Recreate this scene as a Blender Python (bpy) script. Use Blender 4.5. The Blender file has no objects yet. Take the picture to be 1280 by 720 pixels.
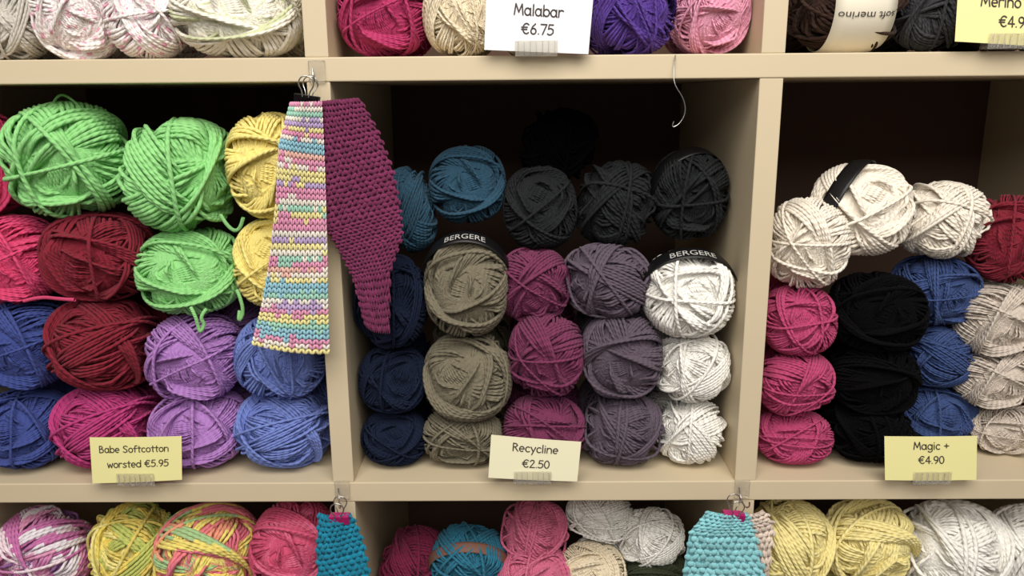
import bpy, math, random
import numpy as np
from mathutils import Matrix, Vector
random.seed(7); np.random.seed(7)
scene=bpy.context.scene; col=scene.collection
scene.view_settings.view_transform='Standard'
scene.view_settings.exposure=0.0

# ------------------------------------------------------------------ camera (metres; shelf front is the plane y=0)
YAW,PITCH,ROLL=.00921,.23626,-.00836
def axes():
    cy,sy=math.cos(YAW),math.sin(YAW)
    r=Vector((cy,sy,0));f=Vector((-sy,cy,0));u=Vector((0,0,1.))
    cp,sp=math.cos(PITCH),math.sin(PITCH)
    f2=f*cp-u*sp; u2=u*cp+f*sp
    cr,sr=math.cos(ROLL),math.sin(ROLL)
    return r*cr+u2*sr, f2, u2*cr-r*sr
RX,FW,UP=axes()
cam=bpy.data.cameras.new('camera'); co=bpy.data.objects.new('camera',cam); col.objects.link(co)
cam.sensor_width=36; cam.lens=28.125; cam.clip_start=.02
co.matrix_world=Matrix(((RX[0],UP[0],-FW[0],-0.02695),(RX[1],UP[1],-FW[1],-0.83777),(RX[2],UP[2],-FW[2],1.47295),(0,0,0,1)))
scene.camera=co
TH=.024; DEP=.40

# ------------------------------------------------------------------ materials
def lin(c):
    return tuple(((v/255)/12.92 if v/255<=.04045 else ((v/255+.055)/1.055)**2.4) for v in c)+(1,)
def newmat(name):
    m=bpy.data.materials.new(name); m.use_nodes=True
    return m,m.node_tree.nodes,m.node_tree.links,m.node_tree.nodes['Principled BSDF']
def math_node(N,L,op,a,b=None):
    n=N.new('ShaderNodeMath'); n.operation=op
    for i,v in enumerate((a,b)):
        if v is None: continue
        if isinstance(v,(int,float)): n.inputs[i].default_value=v
        else: L.new(v,n.inputs[i])
    return n.outputs[0]
YM={}
def yarn_mat(name,colors,freq=.37,sheen=.25):
    m,N,L,b=newmat('yarn_'+name)
    uv=N.new('ShaderNodeUVMap'); uv.uv_map='UVMap'
    sp=N.new('ShaderNodeSeparateXYZ'); L.new(uv.outputs[0],sp.inputs[0])
    ply=math_node(N,L,'SINE',math_node(N,L,'MULTIPLY',math_node(N,L,'ADD',math_node(N,L,'MULTIPLY',sp.outputs[0],48),math_node(N,L,'MULTIPLY',sp.outputs[1],2)),6.2832))
    tc=N.new('ShaderNodeTexCoord')
    nz=N.new('ShaderNodeTexNoise'); nz.inputs['Scale'].default_value=110; nz.inputs['Detail'].default_value=3
    L.new(tc.outputs['Object'],nz.inputs['Vector'])
    hgt=math_node(N,L,'ADD',math_node(N,L,'MULTIPLY',ply,.8),math_node(N,L,'MULTIPLY',nz.outputs['Fac'],1.1))
    bp=N.new('ShaderNodeBump'); bp.inputs['Strength'].default_value=.7; bp.inputs['Distance'].default_value=.0007
    L.new(hgt,bp.inputs['Height']); L.new(bp.outputs[0],b.inputs['Normal'])
    n2=N.new('ShaderNodeTexNoise'); n2.inputs['Scale'].default_value=5
    L.new(tc.outputs['Object'],n2.inputs['Vector'])
    val=N.new('ShaderNodeMapRange'); val.inputs['From Min'].default_value=.3; val.inputs['From Max'].default_value=.7
    val.inputs['To Min'].default_value=.93; val.inputs['To Max'].default_value=1.06
    L.new(n2.outputs['Fac'],val.inputs['Value'])
    hs=N.new('ShaderNodeHueSaturation'); L.new(val.outputs[0],hs.inputs['Value']); hs.inputs['Saturation'].default_value=.92
    if len(colors)==1: hs.inputs['Color'].default_value=lin(colors[0])
    else:
        fr=math_node(N,L,'FRACT',math_node(N,L,'MULTIPLY',sp.outputs[0],freq))
        cr=N.new('ShaderNodeValToRGB'); e=cr.color_ramp.elements
        n=len(colors)
        while len(e)<n: e.new(.5)
        for i,c in enumerate(colors):
            e[i].position=i/n; e[i].color=lin(c)
        cr.color_ramp.interpolation='CONSTANT'
        L.new(fr,cr.inputs[0]); L.new(cr.outputs[0],hs.inputs['Color'])
    L.new(hs.outputs[0],b.inputs['Base Color'])
    b.inputs['Roughness'].default_value=1.0; b.inputs['Specular IOR Level'].default_value=.05
    b.inputs['Sheen Weight'].default_value=sheen; b.inputs['Sheen Roughness'].default_value=.5
    c=lin(colors[0]); b.inputs['Sheen Tint'].default_value=tuple(min(1,.3+v) for v in c[:3])+(1,)
    YM[name]=m; return m
for n,c in dict(royal=(56,74,150),fuchsia=(190,34,122),lilac=(180,124,202),peri=(110,132,210),crimson=(134,14,42),hotpink=(226,36,110),
    lime=(146,218,130),yellow=(255,234,130),navy=(27,36,60),olive=(126,118,98),plum=(126,48,90),mauve=(100,86,100),white=(253,250,243),
    teal=(42,82,106),char=(40,42,44),black=(10,9,11),rose=(190,50,110),denim=(54,78,134),beige=(218,204,190),cream=(252,242,226),
    magenta=(188,26,100),ecru=(240,224,192),purple=(86,50,150),pink=(238,158,188),brown=(58,39,31),dgrey=(66,66,70),palegrey=(210,204,194),
    aqua=(24,116,146),coral=(214,74,118),rosepink=(216,100,138),paleyellow=(250,234,156),olivedk=(62,68,48),wine=(126,16,64)).items():
    yarn_mat(n,[c],sheen=.04 if n in('black','char','navy') else .22)
yarn_mat('speckle',[(250,242,240)]*6+[(240,165,195)]+[(250,242,240)]*5+[(244,195,210)],3.3)
yarn_mat('creamgreen',[(246,240,224),(246,240,224),(246,240,224),(212,217,172),(246,240,224),(248,244,234)],1.06)
yarn_mat('pastelvar',[(205,110,175),(244,222,232),(215,130,185),(150,100,165),(228,150,190),(240,233,240)],1.03)
yarn_mat('yellowvar',[(248,222,88),(196,206,100),(232,208,92),(245,232,138)],1.05)
yarn_mat('multivar',[(242,124,130),(248,232,112),(244,160,120),(170,210,145),(246,228,108),(238,114,140)],1.04)
yarn_mat('coralvar',[(216,66,114),(224,92,134),(204,58,106)],1.02)

def simple(name,c,rough=.5,noise=0,spec=.4,scale=8,metal=0):
    m,N,L,b=newmat(name)
    b.inputs['Roughness'].default_value=rough; b.inputs['Specular IOR Level'].default_value=spec; b.inputs['Metallic'].default_value=metal
    tc=N.new('ShaderNodeTexCoord'); nz=N.new('ShaderNodeTexNoise'); nz.inputs['Scale'].default_value=scale; nz.inputs['Detail'].default_value=4
    L.new(tc.outputs['Object'],nz.inputs['Vector'])
    mx=N.new('ShaderNodeMix'); mx.data_type='RGBA'
    L.new(nz.outputs['Fac'],mx.inputs['Factor'])
    c=lin(c); mx.inputs[6].default_value=tuple(v*(1-noise) for v in c[:3])+(1,); mx.inputs[7].default_value=tuple(min(1,v*(1+noise)) for v in c[:3])+(1,)
    L.new(mx.outputs[2],b.inputs['Base Color'])
    return m
MSH=simple('beige_melamine',(211,195,165),.45,.04,.3)
MBACK=simple('back_panel_shade_darkened',(92,72,62),.8,.08,.2)  # brown darkened so the colour itself carries the cubby shade
MWALL=simple('wall_paint',(190,180,165),.9,.04)
MFLOOR=simple('floor_vinyl',(120,105,92),.6,.15)
MCY=simple('card_yellow',(246,239,170),.7,.02); MCC=simple('card_cream',(247,242,208),.7,.02); MCW=simple('card_white',(240,240,244),.7,.02)
MINK=simple('printed_ink',(70,60,58),.7); MINKW=simple('white_ink',(190,190,186),.7)
MLBK=simple('label_black',(16,15,17),.45); MLCR=simple('label_cream',(236,228,208),.6); MLKR=simple('label_kraft',(120,84,70),.6)
MCLB=simple('clip_black',(12,12,14),.3); MCLM=simple('clip_magenta',(180,24,110),.3)
MWIRE=simple('steel_wire',(190,188,185),.25,0,.5,8,1.0)
MPL,N_,L_,b_=newmat('clear_plastic'); b_.inputs['Base Color'].default_value=(.95,.93,.88,1); b_.inputs['Transmission Weight'].default_value=.9; b_.inputs['Roughness'].default_value=.12; b_.inputs['IOR'].default_value=1.2
MKN,N_,L_,b_=newmat('knit_yarn'); a=N_.new('ShaderNodeVertexColor'); a.layer_name='Col'; L_.new(a.outputs[0],b_.inputs['Base Color'])
b_.inputs['Roughness'].default_value=.95; b_.inputs['Sheen Weight'].default_value=.12; b_.inputs['Specular IOR Level'].default_value=.1
tc=N_.new('ShaderNodeTexCoord'); nz=N_.new('ShaderNodeTexNoise'); nz.inputs['Scale'].default_value=900; L_.new(tc.outputs['Object'],nz.inputs['Vector'])
bp=N_.new('ShaderNodeBump'); bp.inputs['Distance'].default_value=.001; bp.inputs['Strength'].default_value=.8; L_.new(nz.outputs['Fac'],bp.inputs['Height']); L_.new(bp.outputs[0],b_.inputs['Normal'])

# ------------------------------------------------------------------ helpers
def mesh_obj(name,verts,faces,mat,parent=None,smooth=False):
    me=bpy.data.meshes.new(name); me.from_pydata([tuple(v) for v in verts],[],faces); me.update()
    if smooth: me.polygons.foreach_set('use_smooth',[True]*len(me.polygons))
    if mat: me.materials.append(mat)
    o=bpy.data.objects.new(name,me); col.objects.link(o)
    if parent: o.parent=parent
    return o
def empty(name):
    e=bpy.data.objects.new(name,None); e.empty_display_size=.05; col.objects.link(e); return e
def box(name,a,b,mat,parent=None,bev=.0):
    x0,y0,z0=a;x1,y1,z1=b
    v=[(x0,y0,z0),(x1,y0,z0),(x1,y1,z0),(x0,y1,z0),(x0,y0,z1),(x1,y0,z1),(x1,y1,z1),(x0,y1,z1)]
    f=[(0,3,2,1),(4,5,6,7),(0,1,5,4),(1,2,6,5),(2,3,7,6),(3,0,4,7)]
    o=mesh_obj(name,v,f,mat,parent)
    if bev:
        m=o.modifiers.new('b','BEVEL'); m.width=bev; m.segments=2
    return o
def tube(name,pts,r,mat,parent=None,cyc=False,res=2):
    cu=bpy.data.curves.new(name,'CURVE'); cu.dimensions='3D'; cu.bevel_depth=r; cu.bevel_resolution=res
    s=cu.splines.new('NURBS'); s.points.add(len(pts)-1)
    for p,q in zip(s.points,pts): p.co=(*q,1)
    s.use_endpoint_u=not cyc; s.use_cyclic_u=cyc; s.order_u=3; s.resolution_u=6
    cu.materials.append(mat)
    o=bpy.data.objects.new(name,cu); col.objects.link(o)
    if parent: o.parent=parent
    return o
def mm(x,z,y=0.): return Vector((x/1000,y,z/1000))

# ------------------------------------------------------------------ shelving unit
unit=empty('cubby_shelf_unit')
XD=[-1.15,-.69,-.23,.23,.69,1.15]; ZS=[.093,.562,1.031,1.5,1.969]
for i,z in enumerate(ZS): box('shelf_board_%d'%i,(XD[0]-TH/2,0,z-TH/2),(XD[-1]+TH/2,DEP,z+TH/2),MSH,unit,.0012)
for j in range(4):
    for i,x in enumerate(XD): box('divider_%d_%d'%(i,j),(x-TH/2,.001,ZS[j]+TH/2),(x+TH/2,DEP,ZS[j+1]-TH/2),MSH,unit,.001)
box('back_panel',(XD[0]-TH/2,DEP,.02),(XD[-1]+TH/2,DEP+.008,ZS[-1]+TH/2),MBACK,unit)
box('plinth',(XD[0],.03,0),(XD[-1],DEP,ZS[0]-TH/2),MSH,unit)
box('wall_back',(-3,DEP+.012,0),(3,DEP+.1,2.8),MWALL)
box('floor',(-3,-3,-.05),(3,DEP+.1,0),MFLOOR)

# ------------------------------------------------------------------ yarn ball meshes (wound strand by strand)
MF=16000
_i=np.arange(MF)+.5; _ph=np.arccos(1-2*_i/MF); _t=math.pi*(1+5**.5)*_i
DD=np.stack([np.cos(_t)*np.sin(_ph),np.sin(_t)*np.sin(_ph),np.cos(_ph)],1).astype(np.float32)
def rotm(seed):
    rg=random.Random(seed)
    if rg.random()<.72: v=Vector((rg.uniform(-.6,.6),-1,rg.uniform(-.45,.6))).normalized()
    else: v=Vector((1,rg.uniform(-.5,.5),rg.uniform(-.5,.5))).normalized()
    q=Vector((0,0,1)).rotation_difference(v)
    return np.array((q.to_matrix()@Matrix.Rotation(rg.uniform(0,6.28),3,'Z')))
def ball_mesh(name,seed,tr):
    rg=np.random.RandomState(seed)
    def nrm(al,ph): return np.array([math.sin(al)*math.cos(ph),math.sin(al)*math.sin(ph),math.cos(al)])
    loops=[]
    sp=2*tr*1.04; q=.045/tr
    n0=int(math.pi/sp)+1
    ax=rotm(seed+5)   # inner lay: fills every gap
    for j in range(n0): loops.append((ax@nrm(math.radians(88),math.pi*j/n0),0.))
    al0=math.radians(rg.uniform(60,74)); nb=rg.randint(11,14); off=rg.uniform(0,6)
    for oi in range(nb):
        c0=off+oi*2.3999+rg.normal(0,.1); tl=rg.normal(0,.10)
        for j in range(int(rg.randint(5,9)*q)): loops.append((nrm(al0+tl+rg.normal(0,.005),c0+j*sp/math.sin(al0)+rg.normal(0,.005)),rg.normal(0,.005)))
    al=math.radians(rg.uniform(40,54))
    for oi in range(rg.randint(2,4)):
        c0=off+1+oi*2.2
        for j in range(int(rg.randint(4,7)*q)): loops.append((nrm(al+rg.normal(0,.01),c0+j*sp/math.sin(al)),rg.normal(0,.01)))
    for j in range(rg.randint(1,4)):
        v=rg.normal(0,1,3); v/=np.linalg.norm(v); loops.append((v,rg.normal(0,.05)))
    S=92;T=5
    th=np.linspace(0,2*math.pi,S,endpoint=False); tt=np.linspace(0,2*math.pi,T,endpoint=False)
    ce=np.full(MF,1.0,dtype=np.float32); LP=[]; FL=.78
    ca,cb=math.cos(max(.029,tr*.6)),math.cos(max(.033,tr*.9))
    for li in range(len(loops)-1,-1,-1):   # outermost strand first; the ones below tuck under it
        n,off_=loops[li]
        a=np.cross(n,[.3,.5,.8]); a/=np.linalg.norm(a); b=np.cross(n,a)
        p1,p2=rg.uniform(0,6,2)
        wob=off_+.006*np.sin(th*2+p1)+.003*np.sin(th*5+p2)
        P=(np.outer(np.cos(th),a)+np.outer(np.sin(th),b))+np.outer(wob,n)
        P/=np.linalg.norm(P,axis=1)[:,None]
        near=np.where(np.abs(DD@n.astype(np.float32)-off_)<.03+tr*1.3)[0]
        dots=P.astype(np.float32)@DD[near].T
        lk=np.where(dots>ca,ce[near][None,:],1.0).min(1)
        for it in range(5): lk=np.minimum(lk,np.minimum(np.roll(lk,1),np.roll(lk,-1))+.026)
        lk=(np.roll(lk,1)+2*lk+np.roll(lk,-1))/4
        r=np.maximum(lk-tr*.62,FL)
        upd=np.where(dots>cb,(r-tr*.62)[:,None].astype(np.float32),9).min(0)
        ce[near]=np.minimum(ce[near],upd)
        LP.append((P,r))
    base=0; V=[];Fc=[];UVs=[]
    for li,(P,r) in enumerate(LP):
        if r.max()<FL+.004: continue
        P=P*r[:,None]
        rd=P/np.linalg.norm(P,axis=1)[:,None]
        tg=np.roll(P,-1,0)-np.roll(P,1,0); tg/=np.linalg.norm(tg,axis=1)[:,None]
        sd=np.cross(tg,rd); rd=np.cross(sd,tg)
        trr=tr*rg.uniform(.94,1.06)
        ring=P[:,None,:]+trr*(np.cos(tt)[None,:,None]*rd[:,None,:]+np.sin(tt)[None,:,None]*sd[:,None,:])
        V.append(ring.reshape(-1,3))
        s=np.arange(S)[:,None];t=np.arange(T)[None,:]; s2=(s+1)%S;t2=(t+1)%T
        Fc.append(np.stack([base+s*T+t,base+s*T+t2,base+s2*T+t2,base+s2*T+t],-1).reshape(-1,4))
        u0=(li+s/S)+0*t;u1=(li+(s+1)/S)+0*t;v0=t/T+0*s;v1=(t+1)/T+0*s
        UVs.append(np.stack([np.stack([u0,v0],-1),np.stack([u0,v1],-1),np.stack([u1,v1],-1),np.stack([u1,v0],-1)],2).reshape(-1,2))
        base+=S*T
    nu,nv=32,20; cv=[]
    for i in range(nv+1):
        la=-math.pi/2+math.pi*i/nv
        for j in range(nu):
            lo=2*math.pi*j/nu
            cv.append([math.cos(la)*math.cos(lo),math.cos(la)*math.sin(lo),math.sin(la)])
    cv=np.array(cv)*FL
    cf=[]
    for i in range(nv):
        for j in range(nu): cf.append([base+i*nu+j,base+i*nu+(j+1)%nu,base+(i+1)*nu+(j+1)%nu,base+(i+1)*nu+j])
    V.append(cv); Fc.append(np.array(cf)); UVs.append(np.zeros((len(cf)*4,2)))
    V=np.concatenate(V); Fc=np.concatenate(Fc); UVs=np.concatenate(UVs)
    nr=np.linalg.norm(V,axis=1); lat=np.abs(V[:,2])/nr
    V=V*(1-.14*np.clip((lat-.7)/.3,0,1)**1.4)[:,None]
    V=V@rotm(seed).T
    p=2.6; nr=np.linalg.norm(V,axis=1); d=V/nr[:,None]
    q=(np.abs(d)**p).sum(1)**(1/p); V=d*(nr*(.4+.6/q))[:,None]
    for ax_ in range(3):
        lo,hi=V[:,ax_].min(),V[:,ax_].max()
        V[:,ax_]=(V[:,ax_]-(lo+hi)/2)/((hi-lo)/2)
    me=bpy.data.meshes.new(name)
    me.vertices.add(len(V)); me.vertices.foreach_set('co',V.astype(np.float32).ravel())
    me.loops.add(len(Fc)*4); me.loops.foreach_set('vertex_index',Fc.astype(np.int32).ravel())
    me.polygons.add(len(Fc)); me.polygons.foreach_set('loop_start',np.arange(len(Fc),dtype=np.int32)*4)
    me.polygons.foreach_set('use_smooth',np.ones(len(Fc),dtype=bool))
    uvl=me.uv_layers.new(name='UVMap'); uvl.data.foreach_set('uv',UVs.astype(np.float32).ravel())
    me.update(); me.validate()
    me.materials.append(YM['white'])
    return me
THICK=[ball_mesh('yarn_wound_thick_%d'%i,100+i,.037) for i in range(9)]
THIN=[ball_mesh('yarn_wound_fine_%d'%i,300+i,.0305) for i in range(7)]
thin_cols={'royal','crimson','peri','beige','denim','purple','magenta','hotpink','pink','ecru','fuchsia','lilac'}
groups={}; cnt=[0]
HALF=[Matrix.Identity(3),Matrix.Rotation(math.pi,3,'X'),Matrix.Rotation(math.pi,3,'Y'),Matrix.Rotation(math.pi,3,'Z')]
def ball_world(grp,P,rx,ry,rz,mat):
    cnt[0]+=1; i=cnt[0]
    lst=THIN if mat in thin_cols else THICK
    me=lst[(i*5+i//3)%len(lst)]
    o=bpy.data.objects.new('ball_%d'%i,me); col.objects.link(o); o.parent=groups[grp]
    h=HALF[i%4]; R=h@Matrix.Rotation(random.uniform(-.10,.10),3,'Y')
    o.matrix_world=Matrix.Translation(Vector(P))@R.to_4x4()@Matrix.Diagonal((rx,ry,rz,1))
    o.material_slots[0].link='OBJECT'; o.material_slots[0].material=YM[mat]
    return o
GN=dict(royal='royal_blue',fuchsia='fuchsia',lilac='lilac',peri='periwinkle',crimson='crimson',hotpink='hot_pink',lime='lime_green',yellow='yellow',navy='navy',olive='taupe',plum='plum',mauve='mauve_grey',white='white',teal='teal',char='charcoal',black='black',rose='rose',denim='denim_blue',beige='beige',cream='cream',magenta='magenta',ecru='ecru',purple='purple',pink='pink',brown='brown',dgrey='dark_grey',palegrey='pale_grey',aqua='aqua',coral='coral',rosepink='rose_pink',paleyellow='pale_yellow',olivedk='olive',wine='wine',speckle='speckled_pink',creamgreen='cream_green',pastelvar='variegated_pastel',yellowvar='variegated_yellow',multivar='multicolour',coralvar='coral_pink')
# millimetres: centre x, centre z, half width, half height, centre depth behind the shelf front, yarn
BOUND={'L':(-678,-242,1043),'M':(-218,218,1043),'R':(242,678,1043),'TL':(-678,-242,1512),'TM':(-218,218,1512),'TR':(242,678,1512),'BL':(-678,-242,574),'BM':(-218,218,574),'BR':(242,678,574)}
LAY={'L':[(-620,1087,52,50,55,'royal'),(-522,1088,58,54,55,'fuchsia'),(-411,1089,57,47,55,'lilac'),(-309,1081,57,51,55,'peri'),
(-610,1194,56,53,55,'royal'),(-512,1195,60,54,55,'crimson'),(-407,1178,55,52,55,'lilac'),(-306,1178,53,50,55,'peri'),
(-607,1295,54,52,55,'hotpink'),(-505,1299,60,51,55,'crimson'),(-401,1281,59,50,55,'lime'),(-304,1290,46,51,55,'yellow'),
(-632,1404,54,60,55,'hotpink'),(-524,1407,65,64,55,'lime'),(-401,1390,63,63,55,'lime'),(-300,1399,47,59,55,'yellow')],
'M':[(-183,1065,46,43,55,'navy'),(-96,1067,49,43,55,'olive'),(2,1080,51,44,55,'plum'),(96,1080,49,45,55,'mauve'),(178,1079,43,42,55,'white'),
(-181,1149,46,40,55,'navy'),(-88,1152,53,52,55,'olive'),(4,1178,45,51,55,'plum'),(92,1177,48,51,55,'mauve'),(176,1163,44,42,55,'white'),
(-178,1243,47,55,55,'navy'),(-87,1262,49,59,55,'olive'),(-10,1258,43,44,70,'plum'),(74,1264,51,43,65,'mauve'),(166,1252,53,50,50,'white'),
(-155,1343,32,51,100,'teal'),(-87,1371,46,46,110,'teal'),(-2,1344,44,49,100,'char'),(87,1348,47,51,100,'char'),(173,1358,46,53,100,'char'),(24,1411,51,47,190,'black')],
'R':[(300,1063,46,42,55,'rose'),(391,1071,52,46,60,'black'),(491,1084,47,35,100,'denim'),(565,1060,44,41,80,'beige'),(646,1069,50,43,60,'crimson'),
(297,1142,45,40,55,'rose'),(390,1145,51,43,60,'black'),(485,1159,43,38,100,'denim'),(546,1138,47,39,80,'beige'),(632,1156,48,42,60,'crimson'),
(295,1218,42,41,55,'rose'),(386,1226,54,46,60,'black'),(472,1242,50,42,100,'denim'),(541,1210,48,46,80,'beige'),(619,1238,47,41,60,'crimson'),
(298,1308,45,52,55,'cream'),(361,1344,55,52,70,'cream'),(461,1329,49,45,85,'cream'),(539,1307,44,51,80,'crimson')],
'TL':[(-636,1558,40,46,55,'palegrey'),(-568,1558,40,46,55,'palegrey'),(-495,1561,42,49,55,'speckle'),(-421,1560,42,49,55,'speckle'),(-323,1559,68,49,55,'creamgreen')],
'TM':[(-173,1558,52,46,55,'magenta'),(-88,1555,40,45,55,'ecru'),(-11,1555,40,45,60,'ecru'),(94,1555,47,45,55,'purple'),(185,1555,46,44,55,'pink')],
'TR':[(319,1560,57,47,55,'brown'),(412,1559,40,45,55,'dgrey'),(486,1558,39,45,55,'brown'),(580,1558,45,45,55,'dgrey')],
'BL':[(-629,922,63,58,55,'pastelvar'),(-516,924,52,56,60,'yellowvar'),(-418,921,63,58,55,'multivar'),(-309,929,53,55,55,'coralvar')],
'BM':[(-167,880,45,43,100,'wine'),(-94,893,49,45,80,'aqua'),(-9,921,46,38,100,'rosepink'),(-10,876,48,40,60,'rosepink'),(76,940,45,32,105,'white'),(140,922,42,35,85,'white'),(64,881,44,35,70,'ecru'),(148,869,44,34,70,'olivedk')],
'BR':[(304,929,53,55,55,'paleyellow'),(402,933,58,51,55,'paleyellow'),(508,922,63,57,55,'white'),(609,917,56,57,55,'white')]}
BALLS=[]
for k,LL in LAY.items():
    x0,x1,fl=BOUND[k]
    for (x,z,rx,rz,y,m) in LL:
        l,r_,b,t=x-rx,x+rx,z-rz,z+rz       # balls squash against boards rather than pass through them
        l=max(l,x0+.5); r_=min(r_,x1-.5); b=max(b,fl)
        BALLS.append((k,(l+r_)/2000,y/1000,(b+t)/2000,(r_-l)/2000,(t-b)/2000,m,z))
for (k,X,Y,Z,rx,rz,m,zz) in BALLS:
    key=(k,m)
    if key not in groups: groups[key]=empty(GN[m]+'_yarn_balls')
    ry=(rx+rz)/2
    ball_world(key,(X,Y,Z),rx,ry,rz,m)
    if k in('TL','TM','TR') or (k in 'LMR' and zz<1225 and Y<.12):
        ball_world(key,(X,Y+2*ry+.003,Z),rx*.97,ry,rz*.99,m)
    if k in('BL','BM','BR'):
        z=Z-rz
        n=max(1,int((z-.575)/.085)); hh=(z-.575)/n
        for q in range(n): ball_world(key,(X,.07 if Y<.08 else Y,.575+hh*(q+.5)),rx*.97,ry*.9,hh/2,m)
# ------------------------------------------------------------------ bands wrapped round a ball
def text_mesh(s):
    cu=bpy.data.curves.new('t','FONT'); cu.body=s; cu.align_x='CENTER'; cu.align_y='CENTER'; cu.size=1; cu.resolution_u=3
    o=bpy.data.objects.new('t',cu); col.objects.link(o)
    dg=bpy.context.evaluated_depsgraph_get(); me=bpy.data.meshes.new_from_object(o.evaluated_get(dg))
    bpy.data.objects.remove(o); return me
def sph_band(name,P,r,f,upv,th0,th1,ph0,ph1,mat,parent,text=None,tmat=None,tsize=.012,flip=1,tth=None,swap=None):
    f=Vector(f).normalized(); u=Vector(upv); u=(u-f*u.dot(f)).normalized(); s=f.cross(u)
    P=Vector(P); rx,ry,rz=r
    def pt(th,ph,k=1.0):
        d=f*math.cos(th)+(u*math.cos(ph)+s*math.sin(ph))*math.sin(th)
        return P+Vector((d.x*rx*k,d.y*ry*k,d.z*rz*k))
    n1,n2=5,48; V=[];Fa=[]
    for i in range(n1+1):
        for j in range(n2+1): V.append(pt(math.radians(th0+(th1-th0)*i/n1),math.radians(ph0+(ph1-ph0)*j/n2)))
    for i in range(n1):
        for j in range(n2): a=i*(n2+1)+j; Fa.append((a,a+1,a+n2+2,a+n2+1))
    o=mesh_obj(name,V,Fa,mat,parent,True)
    m=o.modifiers.new('s','SOLIDIFY'); m.thickness=.0006; m.offset=0
    if text:
        me=text_mesh(text); R=(rx+rz)/2; thm=math.radians((th0+th1)/2 if tth is None else tth)
        for v in me.vertices:
            x,y=v.co.x,v.co.y
            if swap is not None: v.co=pt(thm+x*tsize/R,math.radians(swap)+y*tsize/R,1.015)
            else: v.co=pt(thm-flip*y*tsize/R, flip*x*tsize/R/math.sin(thm),1.015)
        me.materials.clear(); me.materials.append(tmat)
        to=bpy.data.objects.new(name+'_print',me); col.objects.link(to); to.parent=parent
def find(k,m,n=0): return [b for b in BALLS if b[0]==k and b[6]==m][n]
def band_on(k,m,n,sc=1.03,**kw):
    b=find(k,m,n); r=b[4],(b[4]+b[5])/2,b[5]
    sph_band('ball_band',(b[1],b[2],b[3]),tuple(v*sc for v in r),parent=groups[(k,m)],**kw)
for (k,m,n) in [('M','olive',2),('M','white',2)]:
    band_on(k,m,n,sc=1.085,f=(0,-math.cos(.5),-math.sin(.5)),upv=(0,0,1),th0=88,th1=112,ph0=-75,ph1=75,mat=MLBK,text='BERGERE',tmat=MINKW,tsize=.013,flip=-1,tth=97)
band_on('M','char',2,f=(.3,-.8,-.5),sc=1.06,upv=(0,0,1),th0=92,th1=116,ph0=-100,ph1=100,mat=MLBK)
band_on('R','cream',1,f=(.75,-.55,-.35),sc=1.07,upv=(0,0,1),th0=102,th1=122,ph0=-120,ph1=120,mat=MLBK)
band_on('TR','brown',0,sc=1.07,f=(1,0,0),upv=(0,-1,0),th0=56,th1=118,ph0=-170,ph1=170,mat=MLCR,text='soft merino',tmat=MINK,tsize=.0115,swap=14,tth=87)
band_on('BM','aqua',0,f=(0,-math.cos(.5),-math.sin(.5)),sc=1.06,upv=(0,0,1),th0=72,th1=88,ph0=-90,ph1=90,mat=MLKR)

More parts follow.
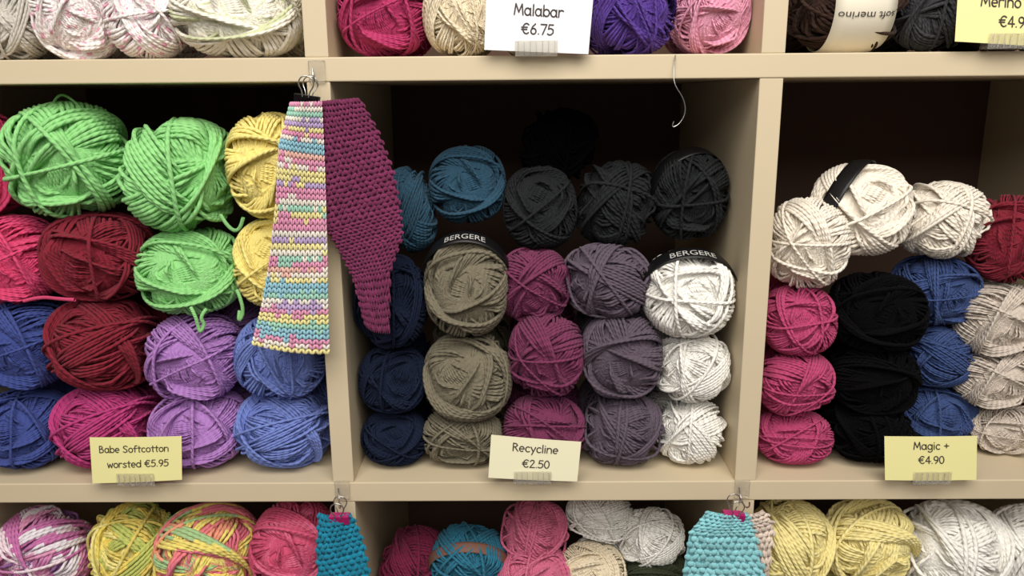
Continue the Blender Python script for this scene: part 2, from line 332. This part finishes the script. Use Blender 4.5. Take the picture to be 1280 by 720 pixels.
# ------------------------------------------------------------------ rounded handwriting-style lettering
def A(cx,cy,rx,ry,a0=0,a1=360):
    n=max(6,int(abs(a1-a0)/20)); return [(cx+rx*math.cos(math.radians(a0+(a1-a0)*i/n)),cy+ry*math.sin(math.radians(a0+(a1-a0)*i/n))) for i in range(n+1)]
GL={' ':(.6,[]),
'a':(1.12,[A(.45,.5,.4,.5),[(.86,1),(.86,.12),(.96,0)]]),'b':(1.1,[[(.1,1.55),(.1,0)],A(.52,.5,.42,.5)]),'c':(.98,[A(.52,.5,.42,.5,50,310)]),
'd':(1.15,[A(.48,.5,.42,.5),[(.92,1.55),(.92,0)]]),'e':(1.08,[[(.1,.5),(.9,.52)]+A(.5,.5,.4,.5,5,305)]),'f':(.85,[A(.62,1.2,.3,.35,50,180)+[(.32,0)],[(.05,.92),(.7,.92)]]),
'g':(1.12,[A(.47,.5,.4,.5),[(.88,1)]+A(.48,-.2,.4,.35,0,-150)]),'i':(.42,[[(.15,1),(.15,0)],[(.15,1.36),(.16,1.4)]]),'l':(.42,[[(.15,1.55),(.15,0)]]),
'n':(1.08,[[(.1,1),(.1,0)],A(.49,.6,.38,.4,180,0)+[(.87,0)]]),'m':(1.55,[[(.1,1),(.1,0)],A(.4,.6,.3,.4,180,0)+[(.7,0)],A(1.0,.6,.3,.4,180,0)+[(1.3,0)]]),
'o':(1.08,[A(.5,.5,.42,.5)]),'r':(.85,[[(.1,1),(.1,0)],A(.48,.6,.38,.4,180,50)]),'s':(.9,[[(.75,.88),(.42,1),(.14,.8),(.4,.55),(.74,.34),(.66,.08),(.35,0),(.05,.12)]]),
't':(.82,[[(.38,1.4),(.36,.12),(.52,0)],[(.05,.98),(.72,.98)]]),'w':(1.3,[[(.05,1),(.3,0),(.58,.8),(.88,0),(1.14,1)]]),'y':(1.0,[[(.05,1),(.47,.08)],[(.86,1),(.25,-.5)]]),
'B':(1.2,[[(.12,1.5),(.12,0)],[(.12,1.5),(.55,1.48),(.76,1.15),(.5,.85),(.12,.8)],[(.5,.85),(.92,.62),(.9,.18),(.55,0),(.12,0)]]),
'S':(1.2,[[(1,1.3),(.7,1.5),(.28,1.42),(.15,1.1),(.5,.82),(.92,.55),(.9,.15),(.5,0),(.08,.18)]]),'R':(1.15,[[(.12,1.5),(.12,0)],[(.12,1.5),(.6,1.46),(.85,1.15),(.6,.85),(.12,.75)],[(.4,.8),(.98,0)]]),
'M':(1.5,[[(.05,0),(.22,1.5),(.68,.35),(1.12,1.5),(1.3,0)]]),'A':(1.22,[[(0,0),(.55,1.5),(1.06,0)],[(.2,.5),(.88,.5)]]),
'€':(1.3,[A(.72,.75,.52,.75,50,310),[(0,.92),(.85,.95)],[(0,.6),(.8,.62)]]),'5':(1.08,[[(.85,1.5),(.25,1.5),(.15,.85),(.5,.98),(.85,.78),(.88,.35),(.6,.04),(.3,0),(.05,.14)]]),
'.':(.45,[[(.18,.04),(.2,.06)]]),'9':(1.08,[A(.5,1.05,.38,.42),[(.88,1.1),(.82,.5),(.4,0)]]),'2':(1.08,[[(.1,1.2),(.35,1.5),(.72,1.42),(.8,1.08),(.1,0),(.92,.02)]]),
'0':(1.08,[A(.5,.75,.42,.75)]),'+':(1.1,[[(.5,1.1),(.5,.3)],[(.1,.7),(.92,.7)]]),'4':(1.08,[[(.68,0),(.68,1.5),(.05,.45),(1.0,.45)]]),
'6':(1.08,[[(.75,1.5),(.32,1.05),(.12,.45)],A(.5,.42,.38,.42)]),'7':(1.05,[[(.05,1.48),(.92,1.5),(.35,0)]])}
def stroke_text(s,w=.1):
    tot=sum(GL[c][0] for c in s)-.1; x=-tot/2; V=[];Fa=[]
    for c in s:
        adv,st=GL[c]
        for pl in st:
            for i,(px,py) in enumerate(pl):
                px+=x; py-=.6; b=len(V)
                for k in range(8): V.append((px+w*math.cos(k*math.pi/4),py+w*math.sin(k*math.pi/4)))
                Fa.append(tuple(range(b,b+8)))
                if i+1<len(pl):
                    qx,qy=pl[i+1][0]+x,pl[i+1][1]-.6; L=math.hypot(qx-px,qy-py) or 1; nx,ny=-(qy-py)/L*w,(qx-px)/L*w
                    b=len(V); V+=[(px+nx,py+ny),(px-nx,py-ny),(qx-nx,qy-ny),(qx+nx,qy+ny)]; Fa.append((b,b+1,b+2,b+3))
        x+=adv
    return V,Fa
def card(name,corn,mat,lines,Y=-.013):
    e=empty(name)
    q=[mm(x,z,Y) for x,z in corn]; nrm=Vector((0,-1,0))
    def bil(u,v): return q[0]*(1-u)*(1-v)+q[1]*u*(1-v)+q[2]*u*v+q[3]*(1-u)*v
    n=8; V=[];Fa=[]
    for j in range(n+1):
        for i in range(n+1): V.append(bil(i/n,j/n)+nrm*(.0012*math.sin(math.pi*i/n)))
    for j in range(n):
        for i in range(n): a=j*(n+1)+i; Fa.append((a,a+n+1,a+n+2,a+1))
    o=mesh_obj('card',V,Fa,mat,e,False); m=o.modifiers.new('s','SOLIDIFY'); m.thickness=.0004; m.offset=-1
    wid=(q[1]-q[0]).length; hei=(q[3]-q[0]).length
    for (s,cu,cv,sz) in lines:
        V2,F2=stroke_text(s); out=[]
        for (x,y) in V2:
            uu=cu+x*sz/wid; vv=cv-y*sz/hei
            out.append(bil(uu,vv)+nrm*(.0012*math.sin(math.pi*min(1,max(0,uu)))+.0005))
        mesh_obj('lettering',out,F2,MINK,e)
    b=bil(.5,1.0); w=.021
    box('clip_base',(b.x-w,-.0105,b.z-.004),(b.x+w,-.0005,b.z+.010),MPL,e,.001)
    box('clip_lip',(b.x-w,Y-.0035,b.z-.004),(b.x+w,Y-.002,b.z+.011),MPL,e,.0005)
    for i in range(7):
        x=b.x-w+.003+i*(2*w-.006)/6; box('rib_%d'%i,(x-.0006,Y-.0045,b.z-.003),(x+.0006,Y-.0034,b.z+.01),MPL,e)
    return e
card('price_card',[(-507,1106),(-404,1107),(-409,1054),(-511,1050)],MCY,[('Babe Softcotton',.48,.27,.0053),('worsted €5.95',.52,.6,.0055)])
card('price_card',[(-59,1107),(41,1098),(37,1050),(-63,1055)],MCC,[('Recycline',.5,.25,.0063),('€2.50',.52,.62,.0062)])
card('price_card',[(376,1103),(478,1103),(484,1050),(382,1050)],MCY,[('Magic +',.5,.22,.0058),('€4.90',.5,.54,.0058)])
card('price_card',[(-57,1573),(47,1564),(43,1512),(-60,1517)],MCW,[('Malabar',.5,.3,.0068),('€6.75',.5,.62,.0066)])
card('price_card',[(400,1577),(502,1572),(508,1514),(403,1521)],MCY,[('Merino Aran',.56,.32,.0065),('€4.99',.55,.64,.0064)])

# ------------------------------------------------------------------ knitted swatches
def sphere_unit(nu=6,nv=4):
    V=[(0,0,1)]
    for i in range(1,nv):
        a=math.pi*i/nv
        for j in range(nu): V.append((math.sin(a)*math.cos(2*math.pi*j/nu),math.sin(a)*math.sin(2*math.pi*j/nu),math.cos(a)))
    V.append((0,0,-1)); Fa=[]
    for j in range(nu): Fa.append((0,1+j,1+(j+1)%nu))
    for i in range(nv-2):
        for j in range(nu): a=1+i*nu; Fa.append((a+j,a+nu+j,a+nu+(j+1)%nu,a+(j+1)%nu))
    a=1+(nv-2)*nu; l=len(V)-1
    for j in range(nu): Fa.append((a+j,l,a+(j+1)%nu))
    return np.array(V),Fa
SV,SF=sphere_unit(8,6)
def poly_at(pl,v):
    n=len(pl)-1; x=min(v*n,n-1e-6); i=int(x); f=x-i
    return Vector(pl[i]).lerp(Vector(pl[i+1]),f)
def swatch(name,left,right,Y,rows,cols,colfn,style,wave=.004,thick=.004):
    e=empty(name)
    def S(u,v):
        vv=min(1,max(0,v)); a=poly_at(left,vv);b=poly_at(right,vv); p=a.lerp(b,u)
        return mm(p.x,p.y,Y-wave*(math.sin(math.pi*u)-.6)-(.6*wave)*math.sin(6*v+3*u))
    V=[];Fa=[];Cc=[];base=0
    for r in range(rows):
        for c in range(cols):
            u=(c+.5)/cols;v=(r+.5)/rows
            p=S(u,v);du=S(min(1,u+.5/cols),v)-S(u-.5/cols,v);dv=S(u,min(1,v+.5/rows))-S(u,v-.5/rows)
            n=du.cross(dv).normalized()
            if n.y>0: n=-n
            off=.5 if r%2 else 0
            pp=p+du*(off-.25)
            cc=colfn(r,c)
            if style=='rows': items=[(p+du*.25*sg,dv*.58+du*(-sg)*.14,du*.25,n*thick*.42) for sg in(-1,1)]
            else: items=[(pp+dv*rr.uniform(-.15,.15),du*.5+dv*rr.uniform(-.3,.3),dv*.5,n*thick*.5),
                   (pp+du*.5+dv*.3,dv*.5,du*.25,n*thick*.3)]
            for (ctr,ax,sd,nn) in items:
                pts=SV[:,2:3]*np.array(ax)+SV[:,0:1]*np.array(sd)+SV[:,1:2]*np.array(nn)+np.array(ctr+n*thick*.3)
                V+=pts.tolist(); Fa+=[tuple(base+k for k in f) for f in SF]; Cc+=[cc]*len(SV); base+=len(SV)
    nr,nc=rows,cols
    for r in range(nr+1):
        for c in range(nc+1): V.append(list(S(c/nc,r/nr)+Vector((0,.0005,0)))); Cc.append(tuple(x*.8 for x in colfn(min(r,rows-1),min(c,cols-1))[:3])+(1,))
    for r in range(nr):
        for c in range(nc): a=base+r*(nc+1)+c; Fa.append((a,a+1,a+nc+2,a+nc+1))
    o=mesh_obj('knitted_fabric',V,Fa,MKN,e,True)
    ca=o.data.color_attributes.new('Col','FLOAT_COLOR','POINT'); ca.data.foreach_set('color',np.array(Cc,dtype=np.float32).ravel())
    return e
rr=random.Random(3)
PK,WH,MT,LI,YE,PE,AQ=(230,150,186),(242,234,222),(160,214,192),(192,166,214),(242,230,156),(240,188,174),(145,200,218)
SEQ=[PK,WH,MT,WH,LI,YE,PK,WH,AQ,AQ,PE,PK,WH,YE,YE,LI,PK,PK,WH,MT,YE,PK,PK,WH,LI,YE,WH,MT,PK,PE,WH,YE,AQ,AQ,MT,WH,LI,PK,YE,YE,MT,AQ,AQ,PK,WH,YE,PE,LI,PK]
def pastel(r,c):
    q=SEQ[r%len(SEQ)] if rr.random()<.82 else SEQ[(r+rr.choice([-1,1]))%len(SEQ)]
    q=tuple(v*.88+228*.12 for v in q)
    k=rr.uniform(.88,1.0); l=lin(q); return (l[0]*k,l[1]*k,l[2]*k,1)
def solid(c):
    l=lin(c)
    def f(r,cc): k=rr.uniform(.8,1.15); return (l[0]*k,l[1]*k,l[2]*k,1)
    return f
swatch('striped_knit_swatch',[(-250,1468),(-264,1428),(-272,1372),(-285,1310),(-298,1259),(-311,1218)],[(-221,1469),(-222,1420),(-223,1368),(-224,1310),(-226,1259),(-228,1208)],-.033,46,12,pastel,'rows',.006)
swatch('plum_knit_swatch',[(-224,1469),(-226,1427),(-227,1383),(-227,1340),(-214,1314),(-202,1286),(-191,1236)],[(-186,1472),(-169,1438),(-156,1399),(-150,1360),(-148,1332),(-162,1295),(-167,1229)],-.022,46,13,solid((120,48,86)),'garter',.006,.0035)
swatch('teal_knit_swatch',[(-255,1016),(-260,968),(-262,916),(-267,852)],[(-219,1016),(-208,978),(-201,932),(-198,852)],-.022,20,8,solid((30,136,168)),'garter',.004)
swatch('aqua_knit_swatch',[(182,1019),(163,994),(159,938),(158,854)],[(227,1017),(237,989),(250,938),(260,854)],-.026,20,10,solid((146,210,218)),'garter',.004)
swatch('cream_knit_swatch',[(225,1010),(231,995),(240,964),(248,933)],[(247,1015),(260,997),(260,969),(256,928)],-.016,12,4,solid((226,208,194)),'garter',.003)

def clip(name,x,z,Y,mat,hx,hz,width=.022,tilt=0):
    e=empty(name); c=mm(x,z,Y); w=width/2
    h=.012; d=.006
    V=[(-w,-.0015,-h/2),(w,-.0015,-h/2),(w,.0015,-h/2),(-w,.0015,-h/2),(-w,-d,h/2),(w,-d,h/2),(w,d,h/2),(-w,d,h/2)]
    Fa=[(0,3,2,1),(4,5,6,7),(0,1,5,4),(1,2,6,5),(2,3,7,6),(3,0,4,7)]
    R=Matrix.Rotation(tilt,3,'Y')
    mo=mesh_obj('clip_body',[R@Vector(v)+c for v in V],Fa,mat,e); m=mo.modifiers.new('b','BEVEL'); m.width=.0008; m.segments=2
    for sg,yy in((-1,-.0065),(1,.0065)):
        pts=[(-.003,yy,.004),(-.0035,yy,.009),(-.007,yy*1.3,.014),(-.0075,yy*1.3,.019),(-.004,yy*1.3,.024),(.004,yy*1.3,.024),(.0075,yy*1.3,.019),(.007,yy*1.3,.014),(.0035,yy,.009),(.003,yy,.004)]
        tube('handle_%d'%(sg+1),[R@Vector(p)+c for p in pts],.0007,MWIRE,e)
    hk=mm(hx,hz,-.0015)
    box('hook_plate',(hk.x-.0085,-.003,hk.z-.010),(hk.x+.0085,-.0002,hk.z+.012),MPL,e,.001)
    tube('hook_wire',[hk+Vector(p) for p in [(-.004,-.003,.004),(-.003,-.004,-.004),(-.002,-.012,-.010),(0,-.02,-.012),(.003,-.024,-.008),(.002,-.024,-.003)]],.0009,MWIRE,e)
    return e
clip('binder_clip',-235,1469,-.03,MCLB,-230,1497,.024,.15)
clip('binder_clip',-231,1010,-.024,MCLM,-231,1034,.022,0)
clip('binder_clip',211,1012,-.026,MCLM,226,1033,.024,.1)
hang=empty('wire_hook')
tube('wire',[mm(x,z,-.008 if i>1 else -.003) for i,(x,z) in enumerate([(131,1511),(130,1502),(129,1483),(140,1469),(143,1455),(137,1443),(128,1439),(131,1446)])],.0006,MWIRE,hang)

# ------------------------------------------------------------------ loose yarn tails
def tail(grp,pts,Y,m,r=.002):
    tube('loose_strand',[mm(x,z,Y-(.004 if i%2 else 0)) for i,(x,z) in enumerate(pts)],r,YM[m],groups[grp])
tail(('L','lime'),[(-384,1252),(-378,1243),(-378,1230),(-375,1224),(-370,1233),(-374,1242),(-367,1250)],.0,'lime')
tail(('L','lime'),[(-332,1271),(-327,1262),(-327,1244),(-333,1235),(-331,1248)],.0,'lime')
tail(('L','lime'),[(-342,1353),(-334,1339),(-323,1334),(-317,1350)],.0,'lime')
tail(('L','lime'),[(-530,1466),(-521,1479),(-509,1475),(-497,1463)],.045,'lime',.0014)
tail(('L','hotpink'),[(-565,1260),(-545,1266),(-525,1262),(-507,1262)],.0,'hotpink')

# ------------------------------------------------------------------ lights
def area(name,loc,rot,sx,sy,p,c):
    l=bpy.data.lights.new(name,'AREA'); l.shape='RECTANGLE'; l.size=sx; l.size_y=sy; l.energy=p; l.color=c
    o=bpy.data.objects.new(name,l); col.objects.link(o); o.location=loc; o.rotation_euler=rot; return o
area('added_front_fill',(0.1,-1.15,2.65),(math.radians(38),0,0),1.8,.8,36,(1,.955,.885))
area('added_front_fill',(-.2,-2.6,2.6),(math.radians(62),0,0),2.4,.8,28,(1,.96,.9))  # added front fill that lifts the dark cubbies, not a ceiling fixture
w=bpy.data.worlds.new('world'); scene.world=w; w.use_nodes=True
w.node_tree.nodes['Background'].inputs[0].default_value=(1,.97,.93,1); w.node_tree.nodes['Background'].inputs[1].default_value=.2
